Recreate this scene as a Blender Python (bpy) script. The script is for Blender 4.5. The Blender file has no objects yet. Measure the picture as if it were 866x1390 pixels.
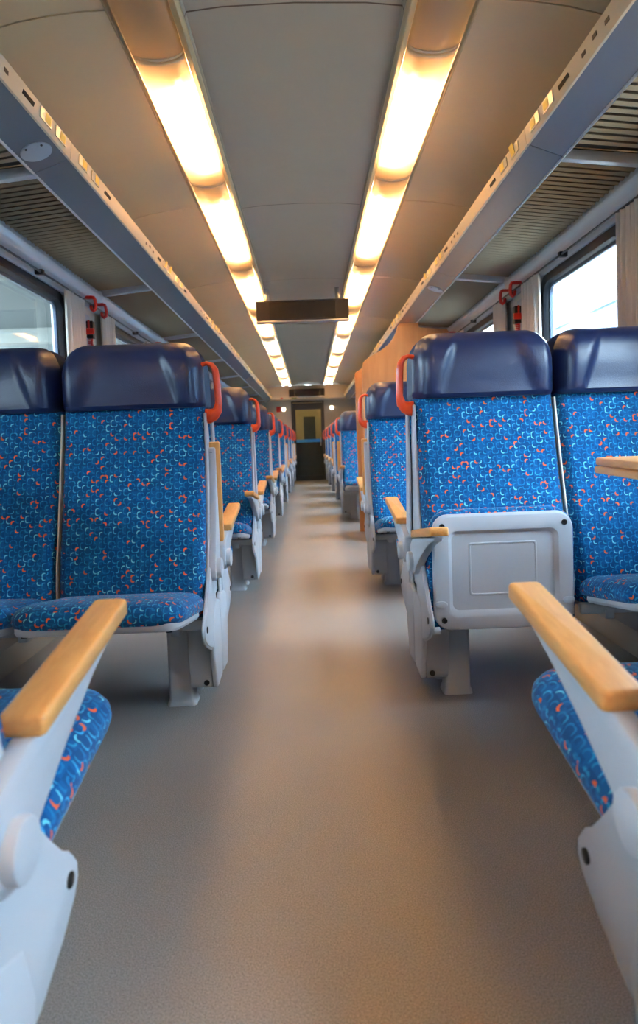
import bpy, bmesh, math, random
from mathutils import Vector, Matrix
random.seed(5)
C = bpy.context.scene.collection
PI = math.pi

# ------------------------------------------------------------------ materials
def lin(c):
    return tuple(((v/255)/12.92 if v/255 <= .04045 else ((v/255+.055)/1.055)**2.4) for v in c) + (1,)

def mat(name, rgb, rough=.5, metal=0, bump=0, bscale=200, var=0, vscale=8, spec=.5, coat=0, emit=None, estr=0):
    m = bpy.data.materials.new(name); m.use_nodes = True
    nt = m.node_tree; b = nt.nodes['Principled BSDF']
    b.inputs['Base Color'].default_value = lin(rgb)
    b.inputs['Roughness'].default_value = rough
    b.inputs['Metallic'].default_value = metal
    b.inputs['Specular IOR Level'].default_value = spec
    if coat: b.inputs['Coat Weight'].default_value = coat; b.inputs['Coat Roughness'].default_value = .15
    if emit:
        b.inputs['Emission Color'].default_value = lin(emit); b.inputs['Emission Strength'].default_value = estr
    tc = nt.nodes.new('ShaderNodeTexCoord')
    if var:
        n = nt.nodes.new('ShaderNodeTexNoise'); n.inputs['Scale'].default_value = vscale; n.inputs['Detail'].default_value = 5
        nt.links.new(tc.outputs['Object'], n.inputs['Vector'])
        mx = nt.nodes.new('ShaderNodeMix'); mx.data_type = 'RGBA'
        c = lin(rgb)
        mx.inputs[6].default_value = tuple(v*(1-var) for v in c[:3]) + (1,)
        mx.inputs[7].default_value = tuple(min(1, v*(1+var)) for v in c[:3]) + (1,)
        nt.links.new(n.outputs['Fac'], mx.inputs[0]); nt.links.new(mx.outputs[2], b.inputs['Base Color'])
    if bump:
        n = nt.nodes.new('ShaderNodeTexNoise'); n.inputs['Scale'].default_value = bscale; n.inputs['Detail'].default_value = 3
        nt.links.new(tc.outputs['Object'], n.inputs['Vector'])
        bp = nt.nodes.new('ShaderNodeBump'); bp.inputs['Strength'].default_value = bump; bp.inputs['Distance'].default_value = .002
        nt.links.new(n.outputs['Fac'], bp.inputs['Height']); nt.links.new(bp.outputs['Normal'], b.inputs['Normal'])
    return m

def wood(name, c1, c2, rough=.38, stretch=(1, 14, 14), scale=5):
    m = mat(name, c1, rough); nt = m.node_tree; b = nt.nodes['Principled BSDF']
    tc = nt.nodes.new('ShaderNodeTexCoord'); mp = nt.nodes.new('ShaderNodeMapping')
    mp.inputs['Scale'].default_value = stretch
    n = nt.nodes.new('ShaderNodeTexNoise'); n.inputs['Scale'].default_value = scale; n.inputs['Detail'].default_value = 6
    n.inputs['Distortion'].default_value = .6
    r = nt.nodes.new('ShaderNodeValToRGB')
    r.color_ramp.elements[0].position = .3; r.color_ramp.elements[0].color = lin(c2)
    r.color_ramp.elements[1].position = .7; r.color_ramp.elements[1].color = lin(c1)
    nt.links.new(tc.outputs['Object'], mp.inputs[0]); nt.links.new(mp.outputs[0], n.inputs['Vector'])
    nt.links.new(n.outputs['Fac'], r.inputs[0]); nt.links.new(r.outputs[0], b.inputs['Base Color'])
    return m

def fabric():
    """moquette: a truchet lattice of short arcs, mostly blue, some cyan, some orange"""
    m = mat('seat_moquette', (20, 68, 136), .85, spec=.25); nt = m.node_tree; N = nt.nodes; L = nt.links
    b = N['Principled BSDF']
    b.inputs['Sheen Weight'].default_value = .25; b.inputs['Sheen Roughness'].default_value = .4
    b.inputs['Sheen Tint'].default_value = (.5, .75, 1, 1)
    def math_(op, a, c=None, v=None):
        n = N.new('ShaderNodeMath'); n.operation = op
        if hasattr(a, 'links') or hasattr(a, 'is_linked'): L.new(a, n.inputs[0])
        else: n.inputs[0].default_value = a
        if c is not None:
            if hasattr(c, 'is_linked'): L.new(c, n.inputs[1])
            else: n.inputs[1].default_value = c
        if v is not None: n.inputs[2].default_value = v
        return n.outputs[0]
    uv = N.new('ShaderNodeTexCoord').outputs['UV']
    mp = N.new('ShaderNodeMapping'); L.new(uv, mp.inputs[0])
    s = 1/.0145
    mp.inputs['Scale'].default_value = (s, s, s)
    mp.inputs['Rotation'].default_value = (0, 0, 0)
    sp = N.new('ShaderNodeSeparateXYZ'); L.new(mp.outputs[0], sp.inputs[0])
    u, v = sp.outputs[0], sp.outputs[1]
    fu, fv = math_('FLOOR', u), math_('FLOOR', v)
    ru, rv = math_('SUBTRACT', u, fu), math_('SUBTRACT', v, fv)
    par = math_('MODULO', math_('ABSOLUTE', math_('ADD', fu, fv)), 2.0)
    sgn = math_('SUBTRACT', math_('MULTIPLY', par, 2.0), 1.0)          # -1 / +1 on the chequerboard: basket-weave strokes
    cu_, cv_ = math_('SUBTRACT', ru, .5), math_('MULTIPLY', math_('SUBTRACT', rv, .5), sgn)
    al = math_('MULTIPLY', math_('ADD', cu_, cv_), .7071)
    ac = math_('MULTIPLY', math_('SUBTRACT', cu_, cv_), .7071)
    lim = math_('LESS_THAN', math_('ABSOLUTE', al), .46)
    def cellnoise(off):
        cb = N.new('ShaderNodeCombineXYZ')
        L.new(math_('ADD', fu, off), cb.inputs[0]); L.new(math_('ADD', fv, off), cb.inputs[1])
        w = N.new('ShaderNodeTexWhiteNoise'); w.noise_dimensions = '2D'; L.new(cb.outputs[0], w.inputs['Vector'])
        return w.outputs['Value']
    w1 = cellnoise(.5); w2 = cellnoise(17.5)
    csg = math_('SUBTRACT', math_('MULTIPLY', math_('GREATER_THAN', w1, .12), 2.0), 1.0)
    wob = math_('MULTIPLY', math_('SUBTRACT', math_('MULTIPLY', math_('MULTIPLY', al, al), 1.35), .09), csg)
    dist = math_('ABSOLUTE', math_('SUBTRACT', ac, wob))
    isor = math_('GREATER_THAN', w2, .885)
    wid = math_('ADD', math_('MULTIPLY', isor, .05), .125)
    mask = math_('MULTIPLY', math_('LESS_THAN', dist, wid), lim)
    r = N.new('ShaderNodeValToRGB'); cr = r.color_ramp; cr.interpolation = 'CONSTANT'
    cr.elements[0].position = 0; cr.elements[0].color = lin((12, 114, 172))
    cr.elements[1].position = .45; cr.elements[1].color = lin((26, 138, 188))
    e = cr.elements.new(.66); e.color = lin((50, 156, 208))
    e = cr.elements.new(.76); e.color = lin((104, 200, 224))
    e = cr.elements.new(.885); e.color = lin((226, 100, 58))
    L.new(w2, r.inputs[0])
    # base weave: two blues on alternate cells
    base = N.new('ShaderNodeMix'); base.data_type = 'RGBA'
    base.inputs[6].default_value = lin((4, 74, 128)); base.inputs[7].default_value = lin((6, 88, 146))
    L.new(math_('GREATER_THAN', w1, .55), base.inputs[0])
    mx = N.new('ShaderNodeMix'); mx.data_type = 'RGBA'
    L.new(mask, mx.inputs[0]); L.new(base.outputs[2], mx.inputs[6]); L.new(r.outputs[0], mx.inputs[7])
    L.new(mx.outputs[2], b.inputs['Base Color'])
    n = N.new('ShaderNodeTexNoise'); n.inputs['Scale'].default_value = 900
    L.new(uv, n.inputs['Vector'])
    bp = N.new('ShaderNodeBump'); bp.inputs['Strength'].default_value = .35; bp.inputs['Distance'].default_value = .001
    L.new(n.outputs['Fac'], bp.inputs['Height']); L.new(bp.outputs['Normal'], b.inputs['Normal'])
    return m

def glass(name, tint, reflect=.08, rough=0.0):
    m = bpy.data.materials.new(name); m.use_nodes = True; nt = m.node_tree; N = nt.nodes
    N.remove(N['Principled BSDF']); out = N['Material Output']
    t = N.new('ShaderNodeBsdfTransparent'); t.inputs[0].default_value = tint
    g = N.new('ShaderNodeBsdfGlossy'); g.inputs['Roughness'].default_value = rough
    lw = N.new('ShaderNodeLayerWeight'); lw.inputs['Blend'].default_value = .5
    p = N.new('ShaderNodeMath'); p.operation = 'POWER'; p.inputs[1].default_value = 5; nt.links.new(lw.outputs['Facing'], p.inputs[0])
    f = N.new('ShaderNodeMath'); f.operation = 'MULTIPLY_ADD'; f.inputs[1].default_value = .9; f.inputs[2].default_value = .03
    nt.links.new(p.outputs[0], f.inputs[0])
    mx = N.new('ShaderNodeMixShader')
    nt.links.new(f.outputs[0], mx.inputs[0]); nt.links.new(t.outputs[0], mx.inputs[1]); nt.links.new(g.outputs[0], mx.inputs[2])
    nt.links.new(mx.outputs[0], out.inputs[0])
    return m

def emis(name, rgb, s):
    m = bpy.data.materials.new(name); m.use_nodes = True; nt = m.node_tree; b = nt.nodes['Principled BSDF']
    b.inputs['Base Color'].default_value = (.8, .8, .8, 1); b.inputs['Emission Color'].default_value = lin(rgb)
    b.inputs['Emission Strength'].default_value = s; b.inputs['Roughness'].default_value = .3
    return m

M = {}
M['fabric'] = fabric()
M['leather'] = mat('navy_leather', (25, 40, 78), .34, bump=.25, bscale=260, spec=.55)
M['white'] = mat('white_plastic', (178, 184, 193), .42, spec=.4)
M['cream'] = mat('cream_plastic', (216, 208, 190), .45, spec=.4)
M['grey'] = mat('grey_painted_metal', (168, 173, 180), .4, spec=.5)
M['beech'] = wood('beech_wood', (222, 165, 98), (205, 145, 80), .38, (16, 1.6, 16), 5)
M['beech_v'] = wood('beech_veneer', (216, 160, 108), (202, 144, 94), .35, (7, 7, 1), 3)
M['orange'] = mat('orange_plastic', (226, 72, 24), .32, spec=.5)
M['red'] = mat('red_plastic', (200, 34, 24), .4)
M['black'] = mat('black_plastic', (22, 22, 24), .4)
M['screw'] = mat('dark_steel', (70, 70, 72), .35, .8)
M['steel'] = mat('brushed_steel', (180, 180, 182), .3, .9)
M['alu'] = mat('aluminium_profile', (196, 198, 202), .38, .35)
M['fascia'] = mat('rack_fascia_grey', (134, 137, 142), .24, .15, spec=.6)
M['beam'] = mat('rack_beam_cream', (216, 200, 172), .45)
M['slat'] = mat('rack_slat_metal', (156, 140, 116), .38, .35)
M['slatdark'] = mat('rack_backing', (62, 56, 48), .6, .2)
M['ceil_mid'] = mat('ceiling_grey_lacquer', (178, 168, 152), .25, var=.03, spec=.45)
M['ceil_side'] = mat('ceiling_beige_lacquer', (238, 214, 174), .28, var=.03, spec=.45)
M['seam'] = mat('ceiling_seam_rubber', (90, 70, 50), .6)
M['lamptrim'] = mat('lamp_trim_cream', (206, 186, 148), .35, .15)
M['trough'] = mat('lamp_reflector_cream', (226, 206, 172), .35, .1)
M['wall'] = mat('wall_laminate', (205, 200, 190), .45)
M['endwall'] = mat('end_wall_laminate', (190, 178, 160), .45)
M['sill'] = mat('sill_plastic', (196, 194, 188), .45)
M['gasket'] = mat('window_gasket', (30, 33, 40), .4)
M['gasket_in'] = mat('window_inner_frame', (74, 88, 108), .35, .3)
M['glass'] = glass('window_glass', (.80, .86, .88, 1))
M['doorglass'] = glass('door_glass', (.8, .82, .74, 1))
M['curtain'] = mat('curtain_cloth', (206, 198, 188), .9, bump=.3, bscale=500)
M['heater'] = mat('heater_cover', (150, 140, 126), .5)
M['screen'] = mat('display_screen', (24, 15, 9), .22)
M['dispframe'] = mat('display_housing', (38, 32, 27), .35, .2)
M['yellow'] = mat('yellow_sticker', (234, 206, 96), .5)
M['plate'] = mat('clear_holder', (222, 212, 186), .2, spec=.7)
M['bluestrip'] = mat('blue_sticker', (30, 140, 225), .5)
M['green'] = mat('green_sign', (40, 120, 70), .5)
M['doorleaf'] = mat('door_leaf', (44, 46, 54), .4)
M['lamp_warm'] = emis('warm_tube_diffuser', (255, 222, 178), 40)
M['lamp_cool'] = emis('cool_tube_diffuser', (222, 236, 250), 34)
M['lamp_off'] = mat('unlit_diffuser', (176, 146, 112), .25, spec=.6, coat=.3)
M['vest_lamp'] = emis('vestibule_lamp', (255, 226, 160), 10)
M['round_lamp'] = emis('round_wall_lamp', (255, 240, 214), 3)
M['canopy'] = mat('canopy_underside', (110, 116, 116), .8)
M['concrete'] = mat('concrete', (150, 150, 142), .9, var=.15, vscale=1)
M['bluegrey'] = mat('profiled_cladding', (120, 136, 152), .6, .1)
M['gravel'] = mat('gravel', (120, 112, 104), .95, var=.3, vscale=12)
M['grout'] = mat('darkhole', (40, 34, 24), .8)

def opal():
    m = bpy.data.materials.new('opal_diffuser'); m.use_nodes = True; nt = m.node_tree; N = nt.nodes; L = nt.links
    N.remove(N['Principled BSDF']); out = N['Material Output']
    tl = N.new('ShaderNodeBsdfTranslucent'); tl.inputs[0].default_value = (.95, .84, .68, 1)
    df = N.new('ShaderNodeBsdfDiffuse'); df.inputs[0].default_value = (.62, .50, .38, 1)
    tr = N.new('ShaderNodeBsdfTransparent'); tr.inputs[0].default_value = (1, .97, .92, 1)
    gl = N.new('ShaderNodeBsdfGlossy'); gl.inputs['Roughness'].default_value = .22; gl.inputs[0].default_value = (.9, .85, .78, 1)
    a = N.new('ShaderNodeMixShader'); a.inputs[0].default_value = .15; L.new(tl.outputs[0], a.inputs[1]); L.new(df.outputs[0], a.inputs[2])
    b = N.new('ShaderNodeMixShader'); b.inputs[0].default_value = .17; L.new(a.outputs[0], b.inputs[1]); L.new(tr.outputs[0], b.inputs[2])
    c = N.new('ShaderNodeMixShader'); c.inputs[0].default_value = .10; L.new(b.outputs[0], c.inputs[1]); L.new(gl.outputs[0], c.inputs[2])
    L.new(c.outputs[0], out.inputs[0]); return m
M['opal'] = opal()

def floor_mat():
    m = mat('speckled_linoleum', (120, 117, 114), .36, spec=.45); nt = m.node_tree; N = nt.nodes; b = N['Principled BSDF']
    tc = N.new('ShaderNodeTexCoord')
    n1 = N.new('ShaderNodeTexNoise'); n1.inputs['Scale'].default_value = 420; n1.inputs['Detail'].default_value = 2
    n2 = N.new('ShaderNodeTexNoise'); n2.inputs['Scale'].default_value = 2.2; n2.inputs['Detail'].default_value = 4
    r = N.new('ShaderNodeValToRGB'); r.color_ramp.elements[0].position = .34; r.color_ramp.elements[0].color = lin((108, 107, 107))
    r.color_ramp.elements[1].position = .66; r.color_ramp.elements[1].color = lin((164, 162, 160))
    mx = N.new('ShaderNodeMix'); mx.data_type = 'RGBA'; mx.blend_type = 'MULTIPLY'; mx.inputs[0].default_value = .35
    r2 = N.new('ShaderNodeValToRGB'); r2.color_ramp.elements[0].position = .35; r2.color_ramp.elements[0].color = (.72, .7, .68, 1)
    r2.color_ramp.elements[1].position = .65; r2.color_ramp.elements[1].color = (1, 1, 1, 1)
    for n in (n1, n2): nt.links.new(tc.outputs['Object'], n.inputs['Vector'])
    nt.links.new(n1.outputs['Fac'], r.inputs[0]); nt.links.new(n2.outputs['Fac'], r2.inputs[0])
    nt.links.new(r.outputs[0], mx.inputs[6]); nt.links.new(r2.outputs[0], mx.inputs[7]); nt.links.new(mx.outputs[2], b.inputs['Base Color'])
    bp = N.new('ShaderNodeBump'); bp.inputs['Strength'].default_value = .12; bp.inputs['Distance'].default_value = .001
    nt.links.new(n1.outputs['Fac'], bp.inputs['Height']); nt.links.new(bp.outputs['Normal'], b.inputs['Normal'])
    return m
M['floor'] = floor_mat()

# ------------------------------------------------------------------ mesh helpers
def tag(o, label=None, cat=None, group=None, kind=None):
    if label: o['label'] = label
    if cat: o['category'] = cat
    if group: o['group'] = group
    if kind: o['kind'] = kind
    return o

def empty(name, loc=(0, 0, 0), rz=0, parent=None):
    o = bpy.data.objects.new(name, None); C.objects.link(o); o.location = loc; o.rotation_euler = (0, 0, rz)
    o.empty_display_size = .05
    if parent: o.parent = parent
    return o

class MB:
    def __init__(s): s.bm = bmesh.new()
    def add(s, verts, faces, bevel=0, seg=2):
        vs = [s.bm.verts.new(v) for v in verts]
        fs = []
        for f in faces:
            try: fs.append(s.bm.faces.new([vs[i] for i in f]))
            except ValueError: pass
        if bevel:
            s.bm.normal_update()
            bmesh.ops.recalc_face_normals(s.bm, faces=fs)
            es = set(e for f in fs for e in f.edges)
            es = [e for e in es if len(e.link_faces) == 2 and e.calc_face_angle(0) > .5]
            bmesh.ops.bevel(s.bm, geom=es, offset=bevel, segments=seg, affect='EDGES', profile=.5, clamp_overlap=True)
        return s
    def box(s, x0, x1, y0, y1, z0, z1, bevel=0, seg=2, mtx=None):
        v = [Vector((x, y, z)) for z in (z0, z1) for y in (y0, y1) for x in (x0, x1)]
        if mtx: v = [mtx @ p for p in v]
        return s.add(v, [(0, 2, 3, 1), (4, 5, 7, 6), (0, 1, 5, 4), (2, 6, 7, 3), (0, 4, 6, 2), (1, 3, 7, 5)], bevel, seg)
    def prism(s, poly, lo, hi, axis='x', bevel=0, seg=2):
        """poly of (a,b): axis x -> (y,z); y -> (x,z); z -> (x,y)"""
        def P(a, b, t):
            return {'x': (t, a, b), 'y': (a, t, b), 'z': (a, b, t)}[axis]
        n = len(poly)
        v = [P(a, b, lo) for a, b in poly] + [P(a, b, hi) for a, b in poly]
        f = [tuple(range(n))[::-1], tuple(range(n, 2*n))] + [(i, (i+1) % n, n+(i+1) % n, n+i) for i in range(n)]
        return s.add(v, f, bevel, seg)
    def loft(s, rings, cap=True, closed=True):
        n = len(rings[0]); v = [p for r in rings for p in r]; f = []
        for i in range(len(rings)-1):
            for j in range(n if closed else n-1):
                k = (j+1) % n
                f.append((i*n+j, i*n+k, (i+1)*n+k, (i+1)*n+j))
        if cap:
            f.append(tuple(range(n))[::-1]); f.append(tuple((len(rings)-1)*n+j for j in range(n)))
        return s.add(v, f)
    def tube(s, path, rad, seg=10, flat=None, closed=False):
        path = [Vector(p) for p in path]; n = len(path); rings = []
        up = Vector((0, 1, 0)) if flat is None else Vector(flat)
        for i, p in enumerate(path):
            if closed: t = (path[(i+1) % n]-path[i-1])
            else: t = (path[min(i+1, n-1)]-path[max(i-1, 0)])
            t.normalize()
            a = up - t*up.dot(t)
            if a.length < 1e-3: a = Vector((1, 0, 0)) - t*t.x
            a.normalize(); b = t.cross(a)
            r = rad[i] if isinstance(rad, (list, tuple)) else rad
            ra, rb = r if isinstance(r, tuple) else (r, r)
            rings.append([p + a*ra*math.cos(2*PI*k/seg) + b*rb*math.sin(2*PI*k/seg) for k in range(seg)])
        if closed: rings.append(rings[0]); return s.loft(rings, cap=False)
        return s.loft(rings)
    def disc(s, c, r, h, axis='x', seg=20, bevel=0):
        pts = [(r*math.cos(2*PI*k/seg), r*math.sin(2*PI*k/seg)) for k in range(seg)]
        ax = {'x': 0, 'y': 1, 'z': 2}[axis]; oth = [i for i in range(3) if i != ax]
        poly = [(c[oth[0]]+a, c[oth[1]]+b) for a, b in pts]
        return s.prism(poly, c[ax], c[ax]+h, axis, bevel)
    def build(s, name, m, parent=None, smooth=True, uv=False, angle=40, flip=False, loc=None):
        bm = s.bm
        if flip:
            for v in bm.verts: v.co.x = -v.co.x
        bmesh.ops.recalc_face_normals(bm, faces=bm.faces)
        if loc:
            for v in bm.verts: v.co -= Vector(loc)
        if uv:
            lay = bm.loops.layers.uv.new('UVMap')
            for f in bm.faces:
                n = f.normal
                a = max(range(3), key=lambda i: abs(n[i])*(1.25 if i != 0 else .8))
                for l in f.loops:
                    c = l.vert.co
                    if a == 0: l[lay].uv = (c.y+3, c.z+3)
                    elif a == 1: l[lay].uv = (c.x+3, c.z+3)
                    else: l[lay].uv = (c.x+3, c.y+3)
        me = bpy.data.meshes.new(name); bm.to_mesh(me); bm.free()
        if smooth:
            me.polygons.foreach_set('use_smooth', [True]*len(me.polygons))
            me.set_sharp_from_angle(angle=math.radians(angle))
        mats = m if isinstance(m, list) else [m]
        for k in mats: me.materials.append(k)
        o = bpy.data.objects.new(name, me); C.objects.link(o)
        if loc: o.location = loc
        if parent: o.parent = parent
        return o

def copy_tree(o, parent=None, skip=()):
    c = o.copy(); C.objects.link(c); c.parent = parent
    for ch in list(o.children): copy_tree(ch, c)
    return c

def rrect(hx, hy, r, n=6, cx=0, cy=0, rs=None):
    """rounded rectangle outline, ccw; rs = radii for (++, -+, --, +-)"""
    rs = rs or (r, r, r, r); out = []
    for (sx, sy, a0, rr) in ((1, 1, 0, rs[0]), (-1, 1, PI/2, rs[1]), (-1, -1, PI, rs[2]), (1, -1, 1.5*PI, rs[3])):
        rr = max(rr, 1e-4)
        for k in range(n+1):
            a = a0 + (PI/2)*k/n
            out.append((cx+sx*(hx-rr)+rr*math.cos(a), cy+sy*(hy-rr)+rr*math.sin(a)))
    return out

# ------------------------------------------------------------------ layout numbers
PITCH = 1.65
YC0 = 2.16
YC = lambda k: YC0 + PITCH*k
X0 = .005                # aisle centre
HW = .23                 # half a seat
WALL = 1.275
YB, YE = -1.9, 14.75     # back and end of the saloon

# ------------------------------------------------------------------ seat parts (local: x across, front is -y, origin on the floor at the pair's centre)
def interp(tab, z):
    for (a, b), (c, d) in zip(tab, tab[1:]):
        if z <= c: return b + (d-b)*(z-a)/(c-a)
    return tab[-1][1]
FRONT = [(.30, .225), (.40, .222), (.50, .205), (.60, .178), (.70, .152), (.80, .128), (.90, .105), (1.0, .085)]

def headrest_mb():
    m = MB(); rings = []
    zs = [.972, .975, .985, 1.0, 1.03, 1.06, 1.09, 1.12, 1.145, 1.163, 1.176, 1.185, 1.189]
    for z in zs:
        t = (z-.972)/(1.189-.972)
        hw = .232 - .004*t
        if t > .52: 
            q = (t-.52)/.48; hw = .230 - .075*(1-math.sqrt(max(0, 1-q*q)))
        if t < .06: hw -= .006*(1-t/.06)
        fr = .128 + .016*math.sin(PI*min(1, t*1.1)) - .012*t
        if t > .7: q = (t-.7)/.3; fr -= .075*(1-math.sqrt(max(0, 1-q*q)))
        if t < .06: fr -= .01*(1-t/.06)
        bk = .006
        ring = []
        # front arc from +x to -x then back
        NF = 44
        for i in range(NF+1):
            u = 1 - 2*i/NF                      # +1..-1
            a = abs(u)
            # chamfered wings
            e = 1 - max(0, (a-.80)/.20)**2.0*.62
            edge = .42 + .30*(1-t)              # boundary of the middle panel
            dish = -.015 if a < edge-.04 else 0.0
            if edge-.04 <= a <= edge+.02: dish = -.015*(1-(a-edge+.04)/.06)
            dish *= min(1, t*5)*min(1, (1-t)*3.5)
            d = bk + (fr-bk)*e + dish
            ring.append(Vector((hw*u, -d, z)))
        for i in range(1, 8):
            u = -1 + 2*i/8
            ring.append(Vector((hw*u*.985, -bk, z)))
        rings.append(ring)
    m.loft(rings)
    return m

def backrest_mb():
    m = MB(); rings = []
    zs = [.315, .32, .34] + [.36+.03*i for i in range(21)] + [.968, .976]
    for i, z in enumerate(zs):
        d = interp(FRONT, z); th = .068
        e = 0
        if z < .34: e = .012*(.34-z)/.025
        hw = .226 - e
        ring = []
        for j in range(25):
            u = 1-2*j/24; a = abs(u)
            bul = .006*(1-u*u) if z > .5 else .012*(1-u*u)
            k = max(0, (a-.90)/.10)
            ring.append(Vector((hw*u, -(d-e+bul - .03*k*k), z)))
        for j in range(5):
            u = -1+2*j/4
            ring.append(Vector((hw*u, -max(.012, d-th+e), z)))
        rings.append(ring)
    m.loft(rings)
    return m

HINGE = (0, -.225, .315)
def cushion_mb():
    """upholstered pad; slopes up to the front"""
    m = MB(); rings = []
    cy = -.392; hy = .180; hx = .224
    slope = lambda y: (-y-.21)*.17
    prof = [(.000, .010), (.004, .002), (.018, -.003), (.034, -.001), (.047, .008), (.055, .020), (.060, .036), (.063, .06), (.066, .10), (.067, .14)]
    for h, inset in prof:
        ring = []
        for (x, y) in rrect(hx-inset, hy-inset*.98, max(.008, .06-inset*.8), 8, 0, cy, rs=(max(.006, .03-inset*.5),)*2 + (max(.008, .075-inset*.5),)*2):
            fr = max(0, (-y-.46)/.1)
            ring.append(Vector((x, y, .340+h+slope(y)-.006*fr)))
        rings.append(ring)
    m.loft(rings)
    return m

def shell_mb():
    """white tray under the pad with the moulded underside"""
    m = MB(); rings = []
    cy = -.392; slope = lambda y: (-y-.21)*.17
    spec = [  # (hx, hy, corner, z offset below pad base, centre shift)
        (.210, .170, .05, .006, 0), (.214, .174, .05, .000, 0), (.214, .174, .05, -.012, 0), (.209, .169, .045, -.020, 0), (.202, .160, .04, -.022, 0),
        (.176, .134, .03, -.022, 0), (.168, .127, .026, -.021, 0), (.156, .115, .02, -.010, 0), (.151, .110, .018, -.010, 0),
        (.104, .080, .008, -.010, -.008), (.1025, .0785, .008, -.012, -.008), (.099, .075, .007, -.012, -.008), (.0975, .0735, .007, -.010, -.008), (.03, .02, .004, -.010, -.008)]
    for hx, hy, r, z, sh in spec:
        rings.append([Vector((x, y, .340+z+slope(y))) for (x, y) in rrect(hx, hy, r, 6, 0, cy+sh)])
    m.loft(rings)
    return m

def to_slope(x, y, off):
    return Vector((x, y, .340+off+(-y-.21)*.17))

def arm_body_mb():
    m = MB()
    poly = [(-.478, .568), (-.480, .580), (-.16, .534), (-.095, .515), (-.072, .50), (-.066, .46), (-.072, .425), (-.090, .408), (-.115, .405),
            (-.145, .418), (-.175, .442), (-.26, .488), (-.36, .533), (-.43, .557)]
    m.prism(poly, .229, .256, 'x', .006, 2)
    m.disc((.228, -.108, .448), .032, .043, 'x', 20, .004)
    return m
def arm_pad_mb():
    m = MB()
    def P(y): return .5340 + (-y-.16)*.152
    r = []
    outl = rrect(.026, .163, .007, 4, .242, -.330)
    for off, ins in ((0.0, .002), (.002, 0), (.019, 0), (.0225, .0015), (.024, .005)):
        r.append([Vector((.242+(x-.242)*(1-ins/.026), -.330+(y+.330)*(1-ins/.163), P(y)+off)) for x, y in outl])
    m.loft(r)
    return m
PIVOT = (.242, -.112, .462)

def side_frame_mb():
    m = MB()
    poly = [(-.045, .955), (-.085, .955), (-.092, .85), (-.118, .66), (-.142, .54), (-.185, .44), (-.232, .385), (-.276, .338), (-.296, .325), (-.312, .305),
            (-.312, .282), (-.296, .262), (-.25, .235), (-.18, .205), (-.10, .19), (-.05, .22), (-.05, .34), (-.085, .46), (-.06, .56), (-.045, .70)]
    m.prism(poly, .2265, .2345, 'x', .002, 1)
    poly = [(-.12, .49), (-.145, .50), (-.19, .43), (-.232, .380), (-.276, .334), (-.294, .322), (-.308, .303),
            (-.308, .284), (-.294, .266), (-.25, .240), (-.18, .212), (-.12, .20), (-.08, .26), (-.09, .40), (-.11, .46)]
    poly = poly[1:] + poly[:1]
    m.prism(poly, .2275, .239, 'x', .003, 2)
    return m

def handle_mb():
    m = MB()
    y = -.055
    pts = [(.205, 1.100, (.010, .010)), (.222, 1.112, (.011, .008)), (.240, 1.116, (.012, .007)), (.256, 1.110, (.013, .009)), (.266, 1.094, (.014, .011)),
           (.269, 1.07, (.015, .0115)), (.271, 1.04, (.016, .0115)), (.272, 1.01, (.017, .0115)), (.273, .985, (.018, .012)), (.268, .962, (.019, .016)),
           (.256, .950, (.020, .021)), (.243, .945, (.020, .024)), (.230, .944, (.018, .025))]
    m.tube([(x, y, z) for x, z, r in pts], [r for x, z, r in pts], 12)
    return m

def post_mb():
    m = MB()
    r = []
    for z, g in ((0, .006), (.012, .004), (.02, 0), (.31, 0)):
        r.append([Vector((x, y, z)) for x, y in rrect(.042+g, .034+g, .012, 3, .115, -.070)])
    m.loft(r); return m
def cover_mb():
    m = MB()
    poly = [(-.135, .300), (-.140, .20), (-.125, .075), (-.115, .062), (-.012, .062), (-.004, .10), (-.004, .300)]
    m.prism(poly, .150, .222, 'x', .004, 2); return m
def cover_side_mb():
    m = MB()
    poly = [(-.150, .315), (-.170, .24), (-.150, .15), (-.118, .062), (-.012, .070), (-.004, .11), (-.004, .325), (-.05, .338), (-.10, .335)]
    m.prism(poly, .2225, .240, 'x', .006, 3); return m
def frame_mb(side):
    m = MB()
    m.box(-.222, .222, -.235, -.205, .285, .318, .006)          # cross tube under the pad
    m.box(-.222, .222, -.075, -.035, .275, .310, .004)
    for x in (-.16, .135): m.box(x-.015, x+.015, -.24, -.035, .27, .30, .004)
    return m
def trim_mb():
    """pale shell edge that shows between neighbouring seats"""
    m = MB()
    poly = []
    for z in (.34, .42, .5, .6, .7, .8, .9, .965): poly.append((-(interp(FRONT, z)-.012), z))
    back = [(-.010, z) for z in (.965, .34)]
    m.prism(poly + back, -.2325, -.2270, 'x', .001, 1)
    return m
def back_shell_mb():
    m = MB()
    poly = [(-(max(.012, interp(FRONT, z)-.068)), z) for z in (.34, .5, .7, .85, .96)] + [(-.003, .96), (-.003, .34)]
    m.prism(poly, -.222, .222, 'x', .001, 1)
    return m

def latch_mb(x):
    m = MB(); r = []
    for off, sc in ((-.020, 1), (-.025, .9), (-.026, .7)):
        r.append([to_slope(x+.020*sc*math.cos(a), -.30+.012*sc*math.sin(a), off) for a in [2*PI*k/18 for k in range(18)]])
    m.loft(r); return m
def screw_mb(x, y, off=-.0205):
    m = MB(); r = []
    for o, s in ((off+.003, .0085), (off-.002, .0085), (off-.003, .007), (off, .005), (off, .001)):
        r.append([to_slope(x+s*math.cos(a), y+s*math.sin(a), o) for a in [2*PI*k/14 for k in range(14)]])
    m.loft(r); return m

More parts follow.
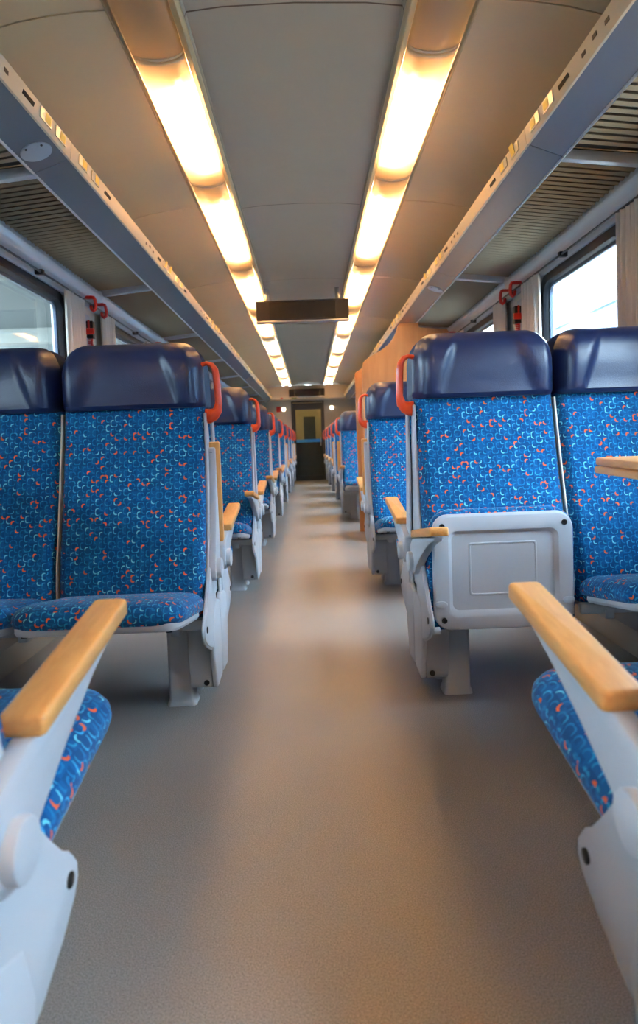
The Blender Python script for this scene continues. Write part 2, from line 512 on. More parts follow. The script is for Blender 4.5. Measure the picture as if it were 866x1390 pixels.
def build_seat(kind, s):
    """kind aisle or window; s=+1 aisle on +x side"""
    fl = (s < 0)
    hinge = HINGE
    root = empty('aisle_seat' if kind == 'aisle' else 'window_seat')
    headrest_mb().build('headrest', M['leather'], root, flip=fl, angle=34)
    backrest_mb().build('backrest', M['fabric'], root, uv=True, flip=fl, angle=60)
    back_shell_mb().build('back_shell', M['white'], root, flip=fl)
    cu = cushion_mb().build('seat_cushion', M['fabric'], root, uv=True, flip=fl, angle=60, loc=hinge)
    sh = shell_mb().build('seat_tray', M['white'], cu, flip=fl, loc=hinge, angle=30); sh.location = (0, 0, 0)
    for x in (-.172, .172):
        for y in (-.252, -.535):
            sc = screw_mb(x*1.08, y, -.0225).build('screw', M['black'], sh, flip=fl, loc=hinge); sc.location = (0, 0, 0)
    frame_mb(s).build('seat_frame', M['grey'], root, flip=fl)
    if kind == 'aisle':
        trim_mb().build('side_trim', M['cream'], root, flip=fl)
        sf = side_frame_mb().build('side_frame', M['white'], root, flip=fl)
        b = MB(); b.disc((.237, -.278, .298), .010, .005, 'x', 14, .001); b.build('bolt', M['screw'], sf, flip=fl)
        handle_mb().build('grab_handle', M['orange'], root, flip=fl, angle=70)
        pv = (PIVOT[0]*s, PIVOT[1], PIVOT[2])
        ar = arm_body_mb().build('armrest', M['white'], root, flip=fl, loc=pv)
        p = arm_pad_mb().build('armrest_pad', M['beech'], ar, flip=fl, loc=pv, angle=50); p.location = (0, 0, 0)
        for t in (.45, .1):
            y = -.20 - .27*(1-t) ; y = -.23 if t > .3 else -.46
            # screws on the underside
            b = MB(); zz = .5340 + (-y-.16)*.152 - .003
            b.disc((.242, y, .0), .006, .004, 'z', 12)
            for v in b.bm.verts: v.co.z += (zz-.012 if y < -.4 else zz-.055)
            q = b.build('screw', M['screw'], ar, flip=fl, loc=pv); q.location = (0, 0, 0)
        post_mb().build('pedestal_post', M['grey'], root, flip=fl)
        cv = cover_mb().build('pedestal_cover', M['grey'], root, flip=fl)
        b = MB(); b.disc((.205, -.1335, .085), .009, -.006, 'y', 14, .001); b.build('bolt', M['screw'], cv, flip=fl)
        cover_side_mb().build('pedestal_end_cap', M['white'], root, flip=fl)
    else:
        b = MB(); b.box(-.2425, -.20, -.20, -.05, .24, .31, .006); b.build('wall_bracket', M['grey'], root, flip=fl)
    return root

def find(root, name):
    for c in root.children:
        if c.name.split('.')[0] == name: return c

ORD = ['first', 'second', 'third', 'fourth', 'fifth', 'sixth', 'seventh', 'eighth', 'ninth']
protos = {(k, s): build_seat(k, s) for k in ('aisle', 'window') for s in (1, -1)}
used = set()
LATCH = False
# which arms are up:   (side, k, facing) ; facing 'n' near = towards the camera
raised = {('L', 0, 'n'), ('R', 1, 'n'), ('L', 4, 'n'), ('R', 4, 'n'), ('L', 6, 'n'), ('L', 7, 'n'), ('R', 3, 'f')}
for side in 'LR':
    sg = -1 if side == 'L' else 1
    ks = range(-1, 8) if side == 'L' else [-1, 0, 1, 3, 4, 5, 6, 7]
    for k in ks:
        for facing in 'nf':
            if k == -1 and facing == 'n': continue
            if side == 'R' and k == 7 and facing == 'f': pass
            for kind in ('aisle', 'window'):
                xs = X0 + sg*(.57 if kind == 'aisle' else 1.033)
                # chirality: camera-facing left has the aisle on its +x
                s = (1 if side == 'L' else -1) * (1 if facing == 'n' else -1)
                pr = protos[(kind, s)]
                o = copy_tree(pr)
                if kind == 'aisle' and facing == 'f': bpy.data.objects.remove(find(o, 'grab_handle'))
                o.location = (xs, YC(k), 0); o.rotation_euler = (0, 0, 0 if facing == 'n' else PI)
                if kind == 'aisle':
                    find(o, 'armrest').rotation_euler = (0, 0, 0)
                    if (side, k, facing) in raised: find(o, 'armrest').rotation_euler = (math.radians(-81), 0, 0)
                w = 'left' if side == 'L' else 'right'
                row = ORD[k] if k >= 0 else ''
                if side == 'R' and k > 2: row = ORD[k-1]
                if k == -1:
                    lab = f'{kind} seat cut off at the {"lower " if kind=="aisle" else "near "}{w}, turned towards the far door'
                    if kind == 'aisle': lab = f'nearest {w} seat, cut by the frame, wooden armrest pointing down the aisle'
                elif facing == 'n':
                    ex = ''
                    if (side, k, kind) == ('R', 0, 'aisle'): ex = 'with folded-up cushion showing white underside, '
                    if (side, k, kind) == ('L', 0, 'aisle'): ex = 'with raised armrest, '
                    lab = f'{kind} seat {ex}facing camera, {row} row on the {w}'
                else:
                    lab = f'blue {kind} seat facing the far door, backing onto the {row} {w} row'
                tag(o, lab, 'seat', f'{"aisle" if kind=="aisle" else "window"} seats on the {w}')
                if (side, k, facing, kind) == ('R', 0, 'n', 'aisle'):
                    c = find(o, 'seat_cushion')
                    c.location = (0, -.262, .262); c.rotation_euler = (math.radians(-81), 0, 0)
                    tray = c.children[0]
                    for x in (-.194, .194):
                        q = latch_mb(x).build('latch', M['white'], tray, loc=HINGE); q.location = (0, 0, 0)
                    for x in (-.214, .214):
                        b = MB(); b.tube([(x-.02, -.262, .262), (x+.012, -.262, .262)], .011, 12); b.build('hinge_pin', M['white'], o)

for pr in protos.values():
    for c in list(pr.children_recursive): bpy.data.objects.remove(c)
    bpy.data.objects.remove(pr)

# ------------------------------------------------------------------ room shell
def struct(mb, name, m, **kw):
    o = mb.build(name, m, **kw); o['kind'] = 'structure'; return o

f = MB(); f.box(-WALL-.03, WALL+.03, YB, 16.6, -.05, 0); struct(f, 'floor', M['floor'], smooth=False)
# window geometry per bay: from YC+.385 to next YC-.385
WZ0, WZ1 = .80, 1.665
wins = [(YC(k)+.385, YC(k+1)-.385) for k in range(-2, 7)]
for side in ('left', 'right'):
    sg = -1 if side == 'left' else 1
    a, b_ = sorted((sg*WALL, sg*(WALL+.06)))
    w = MB()
    w.box(a, b_, YB, YE, 0, WZ0); w.box(a, b_, YB, YE, WZ1, 2.12)
    edges = [YB] + [v for p in wins for v in p] + [YE]
    for i in range(0, len(edges), 2): w.box(a, b_, edges[i], edges[i+1], WZ0, WZ1)
    struct(w, 'wall_'+side, M['wall'], smooth=False)
    bb = MB(); bb.prism([(sg*(WALL-.001), .0), (sg*(WALL-.085), .0), (sg*(WALL-.085), .10), (sg*(WALL-.04), .15), (sg*(WALL-.001), .15)], YB+.02, YE-.02, 'y')
    struct(bb, 'baseboard_'+side, M['heater'], smooth=False)
    t = MB(); t.box(*sorted((sg*(WALL-.022), sg*(WALL-.001))), YB+.02, YE-.02, WZ1+.012, WZ1+.055, .006)
    struct(t, 'trim_1' if side == 'left' else 'trim_2', M['white'])

wn = 1
for side in ('left', 'right'):
    sg = -1 if side == 'left' else 1
    for (y0, y1) in wins:
        cy, hy = (y0+y1)/2, (y1-y0)/2; cz, hz = (WZ0+WZ1)/2, (WZ1-WZ0)/2
        g = MB(); xg = sg*(WALL+.035)
        g.box(xg-.003, xg+.003, y0+.01, y1-.01, WZ0+.01, WZ1-.01)
        pane = g.build('window_%d' % wn, M['glass'], smooth=False); pane['kind'] = 'structure'
        # rounded gasket ring
        m = MB(); rings = []
        for (ins, r, x) in ((-.018, .05, WALL+.0), (-.018, .05, WALL-.008), (.0, .05, WALL-.014), (.028, .05, WALL-.010), (.036, .05, WALL+.004), (.036, .05, WALL+.034)):
            rings.append([Vector((sg*x, p, q)) for p, q in rrect(hy-ins, hz-ins, r+.02-ins*.3, 6, cy, cz)])
        m.loft(rings, cap=False); fr = m.build('window_frame', M['gasket'], pane); fr.matrix_parent_inverse = Matrix()
        m = MB(); rings = []
        for (ins, x) in ((.036, WALL+.02), (.036, WALL+.014), (.050, WALL+.016), (.050, WALL+.030)):
            rings.append([Vector((sg*x, p, q)) for p, q in rrect(hy-ins, hz-ins, .055-ins*.3, 6, cy, cz)])
        m.loft(rings, cap=False); m.build('inner_frame', M['gasket_in'], pane)
        wn += 1

# ceiling: cross-section, panels along y with dark seams between
cs_mid = [(-.335, 2.150), (-.33, 2.166), (-.22, 2.178), (0, 2.184), (.22, 2.178), (.33, 2.166), (.335, 2.150)]
cs_side = [(.575, 2.178), (.64, 2.176), (.74, 2.166), (.84, 2.150), (.94, 2.125), (1.06, 2.085), (1.18, 2.035), (1.30, 1.97)]
seams = [2.02+1.62*i for i in range(-3, 8)]
def strip(cs, y0, y1, m, thick=.012):
    n = len(cs)
    v = [(x+X0, y, z+t) for t in (0, thick) for y in (y0, y1) for x, z in cs]
    def I(t, y, i): return t*2*n+y*n+i
    fcs = []
    for i in range(n-1):
        fcs += [(I(0,0,i), I(0,0,i+1), I(0,1,i+1), I(0,1,i)), (I(1,0,i), I(1,1,i), I(1,1,i+1), I(1,0,i+1))]
        for y in (0, 1): fcs.append((I(0,y,i), I(1,y,i), I(1,y,i+1), I(0,y,i+1)))
    for i in (0, n-1): fcs.append((I(0,0,i), I(0,1,i), I(1,1,i), I(1,0,i)))
    m.add(v, fcs)
mid, sid = MB(), MB()
ys = [YB] + [s_ for s_ in seams if YB < s_ < YE-.3] + [YE-.2]
for a, b_ in zip(ys, ys[1:]):
    strip(cs_mid, a+.0035, b_-.0035, mid)
    strip(cs_side, a+.0035, b_-.0035, sid); strip([(-x, z) for x, z in cs_side], a+.0035, b_-.0035, sid)
struct(mid, 'ceiling', M['ceil_mid'], angle=50)
cs2 = sid.build('ceiling_side_panel', M['ceil_side'], angle=50); cs2.name = 'ceiling_sides'; cs2['kind'] = 'structure'
bk = MB(); bk.box(-1.34, 1.34, YB, YE, 2.225, 2.25); 
for a in ys[1:-1]:
    strip(cs_mid, a-.0035, a+.0035, bk, .01)
    for cs in (cs_side, [(-x, z) for x, z in cs_side]): strip([(x, z+.006) for x, z in cs], a-.006, a+.006, bk, .01)
struct(bk, 'ceiling_backing', M['seam'], smooth=False)

# trims either side of each lamp strip
tn = 3
for sg in (-1, 1):
    t = MB()
    t.prism([(X0+sg*.336, 2.142), (X0+sg*.346, 2.130), (X0+sg*.368, 2.150), (X0+sg*.368, 2.205), (X0+sg*.336, 2.205)], YB, YE-.2, 'y', .002, 1)
    struct(t, 'trim_%d' % tn, M['lamptrim']); tn += 1
    t = MB()
    t.prism([(X0+sg*.562, 2.205), (X0+sg*.560, 2.182), (X0+sg*.568, 2.175), (X0+sg*.580, 2.180), (X0+sg*.580, 2.205)], YB, YE-.2, 'y', .002, 1)
    struct(t, 'trim_%d' % tn, M['lamptrim']); tn += 1

# ------------------------------------------------------------------ ceiling lamps
joints = [-1.5, .55, 2.22] + [3.26+1.55*i for i in range(0, 7)] + [14.11]
names = {1: 'unlit'}
for side, sg in (('left', -1), ('right', 1)):
    for i, (a, b_) in enumerate(zip(joints, joints[1:])):
        off = (i == 1)
        cool = i in (6, 8)
        root = empty('ceiling_light', (X0+sg*.463, (a+b_)/2, 2.2))
        h = (b_-a)/2
        tr = MB()
        pr = [(-.092, -.030), (-.088, -.004), (-.06, .012), (.06, .012), (.088, -.004), (.092, -.030), (.095, .020), (-.095, .020)]
        tr.prism(pr, -h+.002, h-.002, 'y'); tr.build('reflector_tray', M['trough'], root)
        NS = 14
        arc = [(.088*math.cos(PI*j/NS), -.030 - .034*math.sin(PI*j/NS)) for j in range(NS+1)]
        inner = [(x*.985, z+.003) for x, z in arc[::-1]]
        cvr = MB(); cvr.loft([[Vector((x, yy, z)) for x, z in arc+inner] for yy in (-h+.004, h-.004)])
        cvr.build('diffuser', M['opal'], root, angle=80)
        if not off:
            g = .24 if i > 2 else .16
            tb = MB(); tb.tube([(-sg*.030, -h+g, -.018), (-sg*.030, h-g, -.018)], .013, 14)
            tb.build('tube', M['lamp_cool'] if cool else M['lamp_warm'], root, angle=80)
            for y0_, y1_ in ((-h+g-.05, -h+g-.002), (h-g+.002, h-g+.05)):
                tb = MB(); tb.tube([(-sg*.030, y0_, -.018), (-sg*.030, y1_, -.018)], .015, 14); tb.build('tube_cap', M['trough'], root)
        for yy in (-h+.012, h-.012):
            e = MB(); e.prism([(x, z-.0015) for x, z in arc] + [(x, z+.004) for x, z in inner], yy-.006, yy+.006, 'y')
            e.build('end_clip', M['trough'], root)
        if off: lab = f'unlit brownish stretch of the {side} ceiling light strip, nearest the camera'
        elif i == 0: lab = f'{side} ceiling light strip section behind the camera'
        else: lab = f'{"cool white" if cool else "warm"} light, {ORD[i-2]} lit section of the {side} ceiling strip'
        tag(root, lab, 'ceiling light', 'ceiling light sections')

# ------------------------------------------------------------------ luggage racks
RB = 2.30
def rack(side, k, y0, y1):
    sg = -1 if side == 'left' else 1
    root = empty('luggage_rack', (X0, y0, 1.85)); L_ = y1-y0
    def bld(m, name, mt, parent=root, **kw):
        for v in m.bm.verts: v.co.z -= 1.85
        return m.build(name, mt, parent, flip=(sg < 0), **kw)
    m = MB()   # fascia: wide panel facing mostly down
    m.prism([(.806, 1.866), (.925, 1.822), (.930, 1.820), (.932, 1.826), (.930, 1.850), (.810, 1.885)], .0015, L_-.0015, 'y')
    fa = bld(m, 'fascia', M['fascia'], angle=25)
    m = MB()   # edge strip between fascia and slats
    m.prism([(.926, 1.8205), (.930, 1.815), (.936, 1.817), (.936, 1.832), (.932, 1.832), (.931, 1.8195)], .0015, L_-.0015, 'y'); bld(m, 'edge_strip', M['alu'])
    m = MB()   # top beam
    m.prism([(.797, 1.925), (.794, 1.921), (.801, 1.870), (.804, 1.865), (.812, 1.864), (.850, 1.90), (.850, 1.92), (.81, 1.927)], .0015, L_-.0015, 'y')
    be = bld(m, 'top_beam', M['beam'], angle=30)
    m = MB()   # slatted shelf
    n = int((L_-.06)/.041)
    for i in range(n):
        y = .035+i*.041
        z0, z1 = 1.824, 1.790
        v = [(.940, y, z0+.010), (1.25, y, z1+.010), (1.25, y+.006, z1), (.940, y+.006, z0), (.940, y+.004, z0+.024), (1.25, y+.004, z1+.024), (1.25, y+.034, z1+.014), (.940, y+.034, z0+.014)]
        m.add(v, [(0, 1, 2, 3), (4, 7, 6, 5), (0, 3, 7, 4), (1, 5, 6, 2), (0, 4, 5, 1), (3, 2, 6, 7)])
    sh = bld(m, 'slatted_shelf', M['slat'], smooth=False)
    m = MB(); m.add([(.935, .01, 1.852), (1.25, .01, 1.82), (1.25, L_-.01, 1.82), (.935, L_-.01, 1.852), (.935, .01, 1.857), (1.25, .01, 1.825), (1.25, L_-.01, 1.825), (.935, L_-.01, 1.857)],
              [(0, 1, 2, 3), (4, 7, 6, 5), (0, 4, 5, 1), (1, 5, 6, 2), (2, 6, 7, 3), (3, 7, 4, 0)])
    bld(m, 'shelf_backing', M['slatdark'], smooth=False)
    m = MB()   # crossbar
    m.add([(.934, .002, 1.815), (1.246, .002, 1.782), (1.246, .034, 1.782), (.934, .034, 1.815), (.934, .001, 1.850), (1.246, .001, 1.82), (1.246, .036, 1.82), (.934, .036, 1.850)],
          [(0, 1, 2, 3), (4, 7, 6, 5), (0, 4, 5, 1), (1, 5, 6, 2), (2, 6, 7, 3), (3, 7, 4, 0)], .004)
    bld(m, 'crossbar', M['alu'])
    m = MB()   # wall rail
    m.prism([(1.222, 1.778), (1.236, 1.738), (1.258, 1.712), (1.2735, 1.712), (1.2735, 1.81), (1.245, 1.83), (1.226, 1.80)], .001, L_-.001, 'y', .003, 1)
    bld(m, 'wall_rail', M['alu'])
    # slots and number holders on the beam
    def on_beam(t):   # point on the beam face, t 0 bottom..1 top
        return (.801-.007*t, 1.870+.051*t)
    for yy in (.36, 1.27):
        if yy+.06 < L_:
            m = MB(); (xa, za), (xb, zb) = on_beam(.35), on_beam(.62)
            m.add([(xa-.0015, yy, za), (xb-.0015, yy+.006, zb), (xb-.0015, yy+.082, zb), (xa-.0015, yy+.076, za), (xa+.004, yy, za), (xb+.004, yy+.006, zb), (xb+.004, yy+.082, zb), (xa+.004, yy+.076, za)],
                  [(0, 1, 2, 3), (4, 7, 6, 5), (0, 4, 5, 1), (1, 5, 6, 2), (2, 6, 7, 3), (3, 7, 4, 0)])
            bld(m, 'slot', M['grout'], be, smooth=False)
    if k < 8 and L_ > 1.6:
        for j, yy in enumerate((.07, .205, 1.39, 1.51)):
            def quad(y0_, y1_, t0, t1, o0, o1, lift=0):
                (xa, za), (xb, zb) = on_beam(t0), on_beam(t1)
                mm = MB()
                mm.add([(xa-o1, y0_, za), (xb-o1-lift, y0_, zb), (xb-o1-lift, y1_, zb), (xa-o1, y1_, za), (xa-o0, y0_, za), (xb-o0-lift, y0_, zb), (xb-o0-lift, y1_, zb), (xa-o0, y1_, za)],
                       [(0, 1, 2, 3), (4, 7, 6, 5), (0, 4, 5, 1), (1, 5, 6, 2), (2, 6, 7, 3), (3, 7, 4, 0)])
                return mm
            pl = bld(quad(yy, yy+.085, .22, .86, -.002, .004), 'number_holder', M['plate'], be, smooth=False)
            r = random.random()
            st = bld(quad(yy+.035, yy+.075, .30, 1.0 if r < .5 else .8, .0045, .0055, .006 if r < .5 else 0), 'yellow_slip', M['yellow'], be, smooth=False)
    if (side == 'left' and k == 0) or (side == 'right' and k == 2):
        yy = 2.18-y0 if side == 'left' else 4.30-y0
        tilt = Matrix.Translation((.872, yy, 1.8425)) @ Matrix.Rotation(math.atan2(.044, .119), 4, 'Y')
        m = MB(); m.disc((0, 0, -.007), .052, .006, 'z', 32, .002)
        for v in m.bm.verts: v.co = tilt @ v.co
        sp = bld(m, 'speaker_cover', M['white'], fa)
        for dx, dy in ((.02, -.04), (-.030, -.03)):
            m = MB(); m.disc((dx, dy, -.0095), .004, .004, 'z', 10)
            for v in m.bm.verts: v.co = tilt @ v.co
            bld(m, 'screw', M['black'], sp)
    if L_ > 1.6:      # small printed marks beside the slot
        for g_ in range(3):
            for q in range(1):
                m = MB(); y_ = 1.02 + g_*.07 + q*.011; t0 = .35 + .12*((q+g_) % 2)
                (xa, za), (xb, zb) = on_beam(t0), on_beam(t0+.22)
                m.add([(xa-.0012, y_, za), (xb-.0012, y_, zb), (xb-.0012, y_+.024, zb), (xa-.0012, y_+.024, za), (xa+.002, y_, za), (xb+.002, y_, zb), (xb+.002, y_+.024, zb), (xa+.002, y_+.024, za)],
                      [(0, 1, 2, 3), (4, 7, 6, 5), (0, 4, 5, 1), (1, 5, 6, 2), (2, 6, 7, 3), (3, 7, 4, 0)])
                bld(m, 'printed_mark', M['seam'], be, smooth=False)
    pos = ORD[k] if k > 0 else 'nearest'
    wpos = f'{pos} section of the luggage rack along the {side} wall' if k > 0 else f'nearest section of {side} luggage rack, at the picture edge'
    tag(root, ('grey slatted ' + wpos), 'luggage rack', f'luggage rack sections on the {side}')
for side in ('left', 'right'):
    k = 0
    y = RB-PITCH
    while y < YE-.4:
        rack(side, k, y, min(y+PITCH, YE-.25)); y += PITCH; k += 1
    # section over the camera's head
    sgn = side

# ------------------------------------------------------------------ curtains, curtain rails, hooks
def curtain(side, y0, y1, lab, cat_group, z1=1.685, z0=.82):
    sg = -1 if side == 'left' else 1
    m = MB(); n = 64
    front, back = [], []
    for t in range(9):
        z = z1 + (z0-z1)*t/8
        rowf, rowb = [], []
        for i in range(n+1):
            u = i/n; y = y0 + (y1-y0)*u
            amp = .012*(1+.25*math.sin(9*u+t*.3))
            x = WALL-.048 + amp*math.sin(u*2*PI*6 + .35*math.sin(t*.5)) 
            rowf.append((sg*x, y, z)); rowb.append((sg*(x+.0025), y, z))
        front.append(rowf); back.append(rowb)
    rings = [[Vector(p) for p in f_ + b_[::-1]] for f_, b_ in zip(front, back)]
    m.loft(rings)
    o = m.build('curtain', M['curtain'], angle=75)
    tag(o, lab, 'curtain', cat_group)
    return o
for side in ('left', 'right'):
    sg = -1 if side == 'left' else 1
    root = empty('curtain_rail', (sg*(WALL-.05), 1.0, 1.688))
    m = MB(); m.tube([(0, YB-1+.05, .004), (0, YE-1-.05, .004)], .005, 8, flat=(0, 0, 1)); m.build('rod', M['screw'], root)
    for k in range(-1, 8):
        yk = YC(k)
        for dy in (-.75, .0):
            if YB < yk+dy < YE:
                m = MB(); m.box(-.010, sg*.049 if sg > 0 else .010, yk+dy-1-.012, yk+dy-1+.012, -.006, .016) if sg > 0 else m.box(-.049, .010, yk+dy-1-.012, yk+dy-1+.012, -.006, .016)
                m.build('bracket', M['black'], root)
    tag(root, f'dark thin curtain rod running under the {side} luggage rack', 'curtain rail')
    for k in range(0, 8):
        yk = YC(k)
        o_ = ORD[k]
        curtain(side, yk-.44, yk-.20, f'pale pleated curtain, near half of the {o_} {side} window pillar', f'curtains on the {side}')
        curtain(side, yk+.135, yk+.345, f'pale pleated curtain, far half of the {o_} {side} window pillar', f'curtains on the {side}')
        for dy, nm in ((-.10, 'near'), (.09, 'far')):
            m = MB()
            x = sg*(WALL-.075)
            m.tube([(x, yk+dy, 1.725), (x-sg*.008, yk+dy, 1.71), (x-sg*.012, yk+dy, 1.68), (x-sg*.008, yk+dy, 1.655), (x+sg*.004, yk+dy, 1.645), (x+sg*.014, yk+dy, 1.655), (x+sg*.016, yk+dy, 1.675)],
                   [(.015, .009)]*7, 8)
            m.box(min(x, x+sg*.0745), max(x, x+sg*.0745), yk+dy-.012, yk+dy+.012, 1.715, 1.730)
            o = m.build('coat_hook', M['red'])
            tag(o, f'red coat hook under the rack, {nm} one at the {o_} {side} pillar', 'hook', f'red hooks on the {side}')
        # emergency hammer hanging on the pillar
        if k < 4:
            r = empty('emergency_hammer', (sg*(WALL-.03), yk-.04, 1.50))
            m = MB(); m.box(-.02, .02, -.022, .022, .0, .10, .005); m.build('holder', mat_h if False else M['black'], r)
            m = MB(); m.box(-.03, .03, -.04, -.024, .02, .055, .004); m.tube([(0, -.032, .05), (0, -.032, .085), (0, -.03, .1)], .006, 8); m.build('hammer', M['red'], r)
            m = MB(); m.tube([(.012*math.cos(a), -.012+.012*math.sin(a), -.002-.0018*a) for a in [i*.7 for i in range(90)]], .0035, 6, flat=(0, 0, 1)); m.build('coiled_cord', M['red'], r)
            m = MB(); m.box(-sg*.004 if sg > 0 else .004, sg*.03 if sg > 0 else .004, -.05, .05, -.13, .14) if False else m.box(*sorted((sg*.018, sg*.029)), -.05, .05, -.16, .14, .003); m.build('wall_plate', M['white'], r)
            tag(r, f'red emergency hammer with coiled cord on the {o_} {side} pillar', 'emergency hammer', f'emergency hammers on the {side}')

# ------------------------------------------------------------------ table at the right
r = empty('folding_table', (WALL, 1.335, .74))
out = [(-.005, -.33), (-.52, -.355), (-.595, -.32), (-.610, -.24), (-.525, .34), (-.49, .365), (-.005, .355)]
m = MB(); m.prism(out, -.004, .014, 'z', .004, 2); m.build('tabletop', M['beech'], r)
out2 = [(-.10, -.335), (-.51, -.35), (-.590, -.315), (-.605, -.24), (-.522, .338), (-.488, .360), (-.10, .352)]
m = MB(); m.prism(out2, .0165, .036, 'z', .004, 2); m.build('folded_leaf', M['beech'], r)
m = MB(); m.box(-.45, -.005, -.05, .05, -.03, -.004, .004); m.prism([(-.004, -.03), (-.004, -.24), (-.03, -.24), (-.35, -.03)], -.015, .015, 'y') if False else None
m.build('support_arm', M['grey'], r)
m = MB(); m.prism([(-.004, -.03), (-.004, -.26), (-.03, -.26), (-.33, -.03)], -.012, .012, 'y', .002, 1); m.build('bracket', M['grey'], r)
tag(r, 'light wooden folding table between the facing seats beside the right window', 'table')

# ------------------------------------------------------------------ luggage bay partitions on the right
def partition(y, xl, lab):
    dx = xl-.46
    pts = [(xl, 0.0), (xl, 1.43)] + [(x if dx > -.005 else max(xl, x+.055*(x-.472)/.25-.025), z-(0 if dx > -.005 else .02*(z < 1.7))) for x, z in ((.472, 1.50), (.490, 1.520), (.531, 1.55), (.580, 1.574), (.625, 1.599), (.665, 1.626), (.695, 1.654), (.723, 1.687), (.743, 1.719), (.760, 1.757), (.773, 1.797), (.790, 1.812))]
    pts += [(.94, 1.812), (.945, 1.776), (1.18, 1.752), (WALL-.06, 1.700), (WALL-.06, 1.66), (WALL-.004, 1.60), (WALL-.004, .16), (WALL-.09, .155), (WALL-.09, 0)]
    r_ = MB(); r_.prism(pts, y-.014, y+.014, 'y', .003, 2)
    o = r_.build('partition_panel', M['beech_v']); tag(o, lab, 'partition', 'wooden luggage bay partitions'); return o
partition(5.36, .462, 'curved-top beech partition panel behind the second right seat row')
partition(5.98, .447, 'beech partition edge seen behind the nearer curved-top panel')

# ------------------------------------------------------------------ displays
def display(name, y, lab, z0, z1, hang):
    r = empty(name, (X0-.02, y, z0)); h = z1-z0
    m = MB(); m.prism([(-.0, .012), (-.02, h), (.075, h), (.075, .012)], -.395, .395, 'x', .004, 1); m.build('housing', M['dispframe'], r)
    m = MB(); m.prism([(-.0045, .030), (-.0205, h-.016), (-.015, h-.016), (.004, .030)], -.28, .28, 'x'); m.build('screen', M['screen'], r, smooth=False)
    m = MB(); m.box(-.396, .396, -.004, .075, 0, .014, .003); m.build('bottom_rail', M['steel'], r)
    if hang:
        for x in (-.30, .30):
            m = MB(); m.box(x-.02, x+.02, .015, .055, h-.002, 2.168-z0, .003); m.build('bracket', M['steel'], r)
    tag(r, lab, 'display', 'passenger information displays')
display('information_display', 5.50, 'dark information display hanging from the ceiling mid-aisle', 1.885, 2.065, True)
display('information_display', 14.16, 'small dark information display above the far door', 1.885, 2.06, False)

# ------------------------------------------------------------------ end wall with door
DX0, DX1, DZ = -.355, .335, 1.80
e = MB()
e.box(-WALL-.03, DX0, YE, YE+.05, 0, 2.2); e.box(DX1, WALL+.03, YE, YE+.05, 0, 2.2); e.box(DX0, DX1, YE, YE+.05, DZ, 2.2)
struct(e, 'wall_far', M['endwall'], smooth=False)
e = MB(); e.box(-WALL+.002, WALL-.002, 14.24, YE-.002, 1.85, 2.145, 0); struct(e, 'trim_7', M['beam'], smooth=False)
e = MB(); e.box(-WALL-.03, WALL+.03, YB-.05, YB, 0, 2.2); struct(e, 'wall_near', M['wall'], smooth=False)
t = MB(); t.box(DX0-.03, DX0, YE-.02, YE, 0, DZ+.03); t.box(DX1, DX1+.03, YE-.02, YE, 0, DZ+.03); t.box(DX0-.03, DX1+.03, YE-.02, YE-.0005, DZ, DZ+.03)
struct(t, 'trim_8', M['black'], smooth=False)
d = MB()
yd = YE+.012
for b in ((DX0+.002, DX0+.06, .005, DZ-.01), (DX1-.045, DX1-.002, .005, DZ-.01), (DX0+.06, DX1-.045, DZ-.16, DZ-.01), (DX0+.06, DX1-.045, .005, .12)):
    d.box(b[0], b[1], yd, yd+.03, b[2], b[3], .002, 1)
dr = struct(d, 'door_1', M['doorleaf'])
d = MB(); d.box(DX0+.06, DX1-.045, yd+.012, yd+.018, .12, DZ-.16); d.build('door_glass', M['doorglass'], dr, smooth=False)
d = MB(); d.box(DX0+.06, DX1-.045, yd+.006, yd+.011, .885, .955); d.build('blue_band', M['bluestrip'], dr, smooth=False)
d = MB(); d.box(DX0+.06, DX1-.045, yd+.019, yd+.028, .12, .885); d.build('lower_panel', M['doorleaf'], dr, smooth=False)
d = MB(); d.tube([(DX1-.07, yd-.02, .80), (DX1-.07, yd-.02, 1.0)], .01, 8, flat=(1, 0, 0)); d.box(DX1-.08, DX1-.06, yd-.02, yd, .81, .83); d.box(DX1-.08, DX1-.06, yd-.02, yd, .97, .99); d.build('door_handle', M['steel'], dr)
# vestibule behind the door
v = MB(); v.box(-.7, -.66, YE+.06, 16.6, 0, 2.2); v.box(.66, .7, YE+.06, 16.6, 0, 2.2); v.box(-.7, .7, 16.56, 16.6, 0, 2.2); v.box(-.7, .7, YE+.06, 16.6, 2.1, 2.14)
struct(v, 'wall_vestibule', M['endwall'], smooth=False)
d = MB(); d.box(-.13, .17, 16.52, 16.555, .01, 1.55); dd = struct(d, 'door_2', M['doorleaf'], smooth=False)
o = MB(); o.disc((0, 15.5, 2.085), .22, .012, 'z', 24); tag(o.build('ceiling_light', M['vest_lamp']), 'round lamp on the vestibule ceiling behind the far door', 'ceiling light')
for x, w_ in ((-.56, 'left'), (.545, 'right')):
    o = MB(); o.disc((x, YE-.022, 1.66), .042, .022, 'y', 24, .006)
    tag(o.build('wall_lamp', M['round_lamp']), f'small round white lamp on the far wall {w_} of the door', 'lamp', 'round lamps beside the far door')
o = MB(); o.box(-.73, -.63, YE-.006, YE-.0005, 1.60, 1.73); tag(o.build('notice', M['red'], smooth=False), 'small red notice on the far wall left of the door', 'sign')
o = MB(); o.box(-.36, -.24, 14.232, 14.239, 1.862, 1.892); tag(o.build('exit_sign', M['green'], smooth=False), 'tiny green sign on the bulkhead above the far door', 'sign')
o = MB(); o.box(-.60, -.55, 14.232, 14.239, 1.862, 1.890); tag(o.build('warning_sign', M['red'], smooth=False), 'tiny red sign on the bulkhead left of the green sign', 'sign')

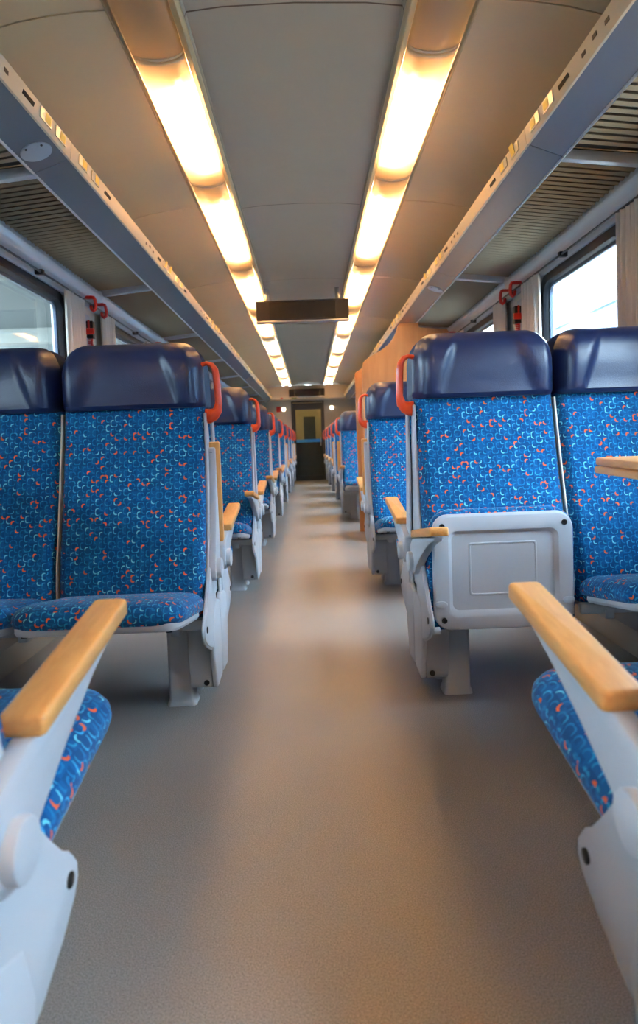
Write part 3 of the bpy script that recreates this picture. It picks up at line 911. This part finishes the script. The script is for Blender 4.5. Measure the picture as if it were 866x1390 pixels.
# ------------------------------------------------------------------ outside
g = MB(); g.box(-30, 30, -25, 60, -1.25, -1.15); o = g.build('ground', M['gravel'], smooth=False); o['kind'] = 'structure'
r = empty('station_canopy', (-5, 10, -1.15))
m = MB(); m.box(-4.5, 2.6, -30, 30, 5.1, 5.25); m.build('roof', M['canopy'], r, smooth=False)
for i in range(9):
    m = MB(); m.box(-4.5, 2.5, -24+6*i, -23.7+6*i, 4.75, 5.1); m.build('beam', M['concrete'], r, smooth=False)
for i in range(5):
    m = MB(); m.box(-.15, .15, -24+12*i, -23.7+12*i, 0, 4.75); m.build('column', M['concrete'], r, smooth=False)
tag(r, 'grey station canopy with beams outside the left windows', 'canopy')
r = empty('station_building', (-9.6, 10, -1.15))
m = MB(); m.box(-2, 0, -30, 30, 0, 4.0); m.build('wall', M['concrete'], r, smooth=False)
for i in range(14):
    m = MB(); m.box(.001, .03, -26+4*i, -23.6+4*i, 2.4, 3.5); m.build('window', M['gasket_in'], r, smooth=False)
tag(r, 'pale concrete station wall seen through the left windows', 'building')
r = empty('depot_shed', (8, 10, -1.15))
m = MB(); m.box(0, 8, -30, 40, 0, 5.35); m.build('wall', M['bluegrey'], r, smooth=False)
m = MB(); m.box(-.12, 8.2, -30, 40, 5.35, 5.5); m.build('roof', M['bluegrey'], r, smooth=False)
for i in range(33):
    m = MB(); m.box(-.03, -.001, -25+2*i, -24.93+2*i, 0, 5.3)
    m.build('cladding_rib', M['bluegrey'], r, smooth=False)
tag(r, 'low blue-grey clad shed outside the right windows', 'building')

# ------------------------------------------------------------------ world, camera
W = bpy.data.worlds.new('World'); bpy.context.scene.world = W; W.use_nodes = True
bg = W.node_tree.nodes['Background']; bg.inputs[0].default_value = (.70, .85, 1, 1); bg.inputs[1].default_value = 25.0

cam = bpy.data.cameras.new('Camera'); co = bpy.data.objects.new('Camera', cam); C.objects.link(co)
cam.sensor_fit = 'HORIZONTAL'; cam.sensor_width = 24; cam.lens = 24
cam.shift_y = -45/866; cam.clip_start = .02
R_ = [(0.9991796, -0.0149878, -0.037624), (-0.0383846, -0.0541867, -0.9977928), (0.012916, 0.9984183, -0.0547175)]
right, down, fwd = [Vector(a) for a in R_]
mw = Matrix.Identity(4)
for i in range(3):
    mw[i][0] = right[i]; mw[i][1] = -down[i]; mw[i][2] = -fwd[i]
mw[2][3] = .84
co.matrix_world = mw
cam.dof.use_dof = True; cam.dof.focus_distance = 2.1; cam.dof.aperture_fstop = 4.0
sc = bpy.context.scene; sc.camera = co
sc.view_settings.view_transform = 'Standard'; sc.view_settings.look = 'None'; sc.view_settings.gamma = 1
sc.view_settings.use_curve_mapping = False; sc.view_settings.exposure = 1.0
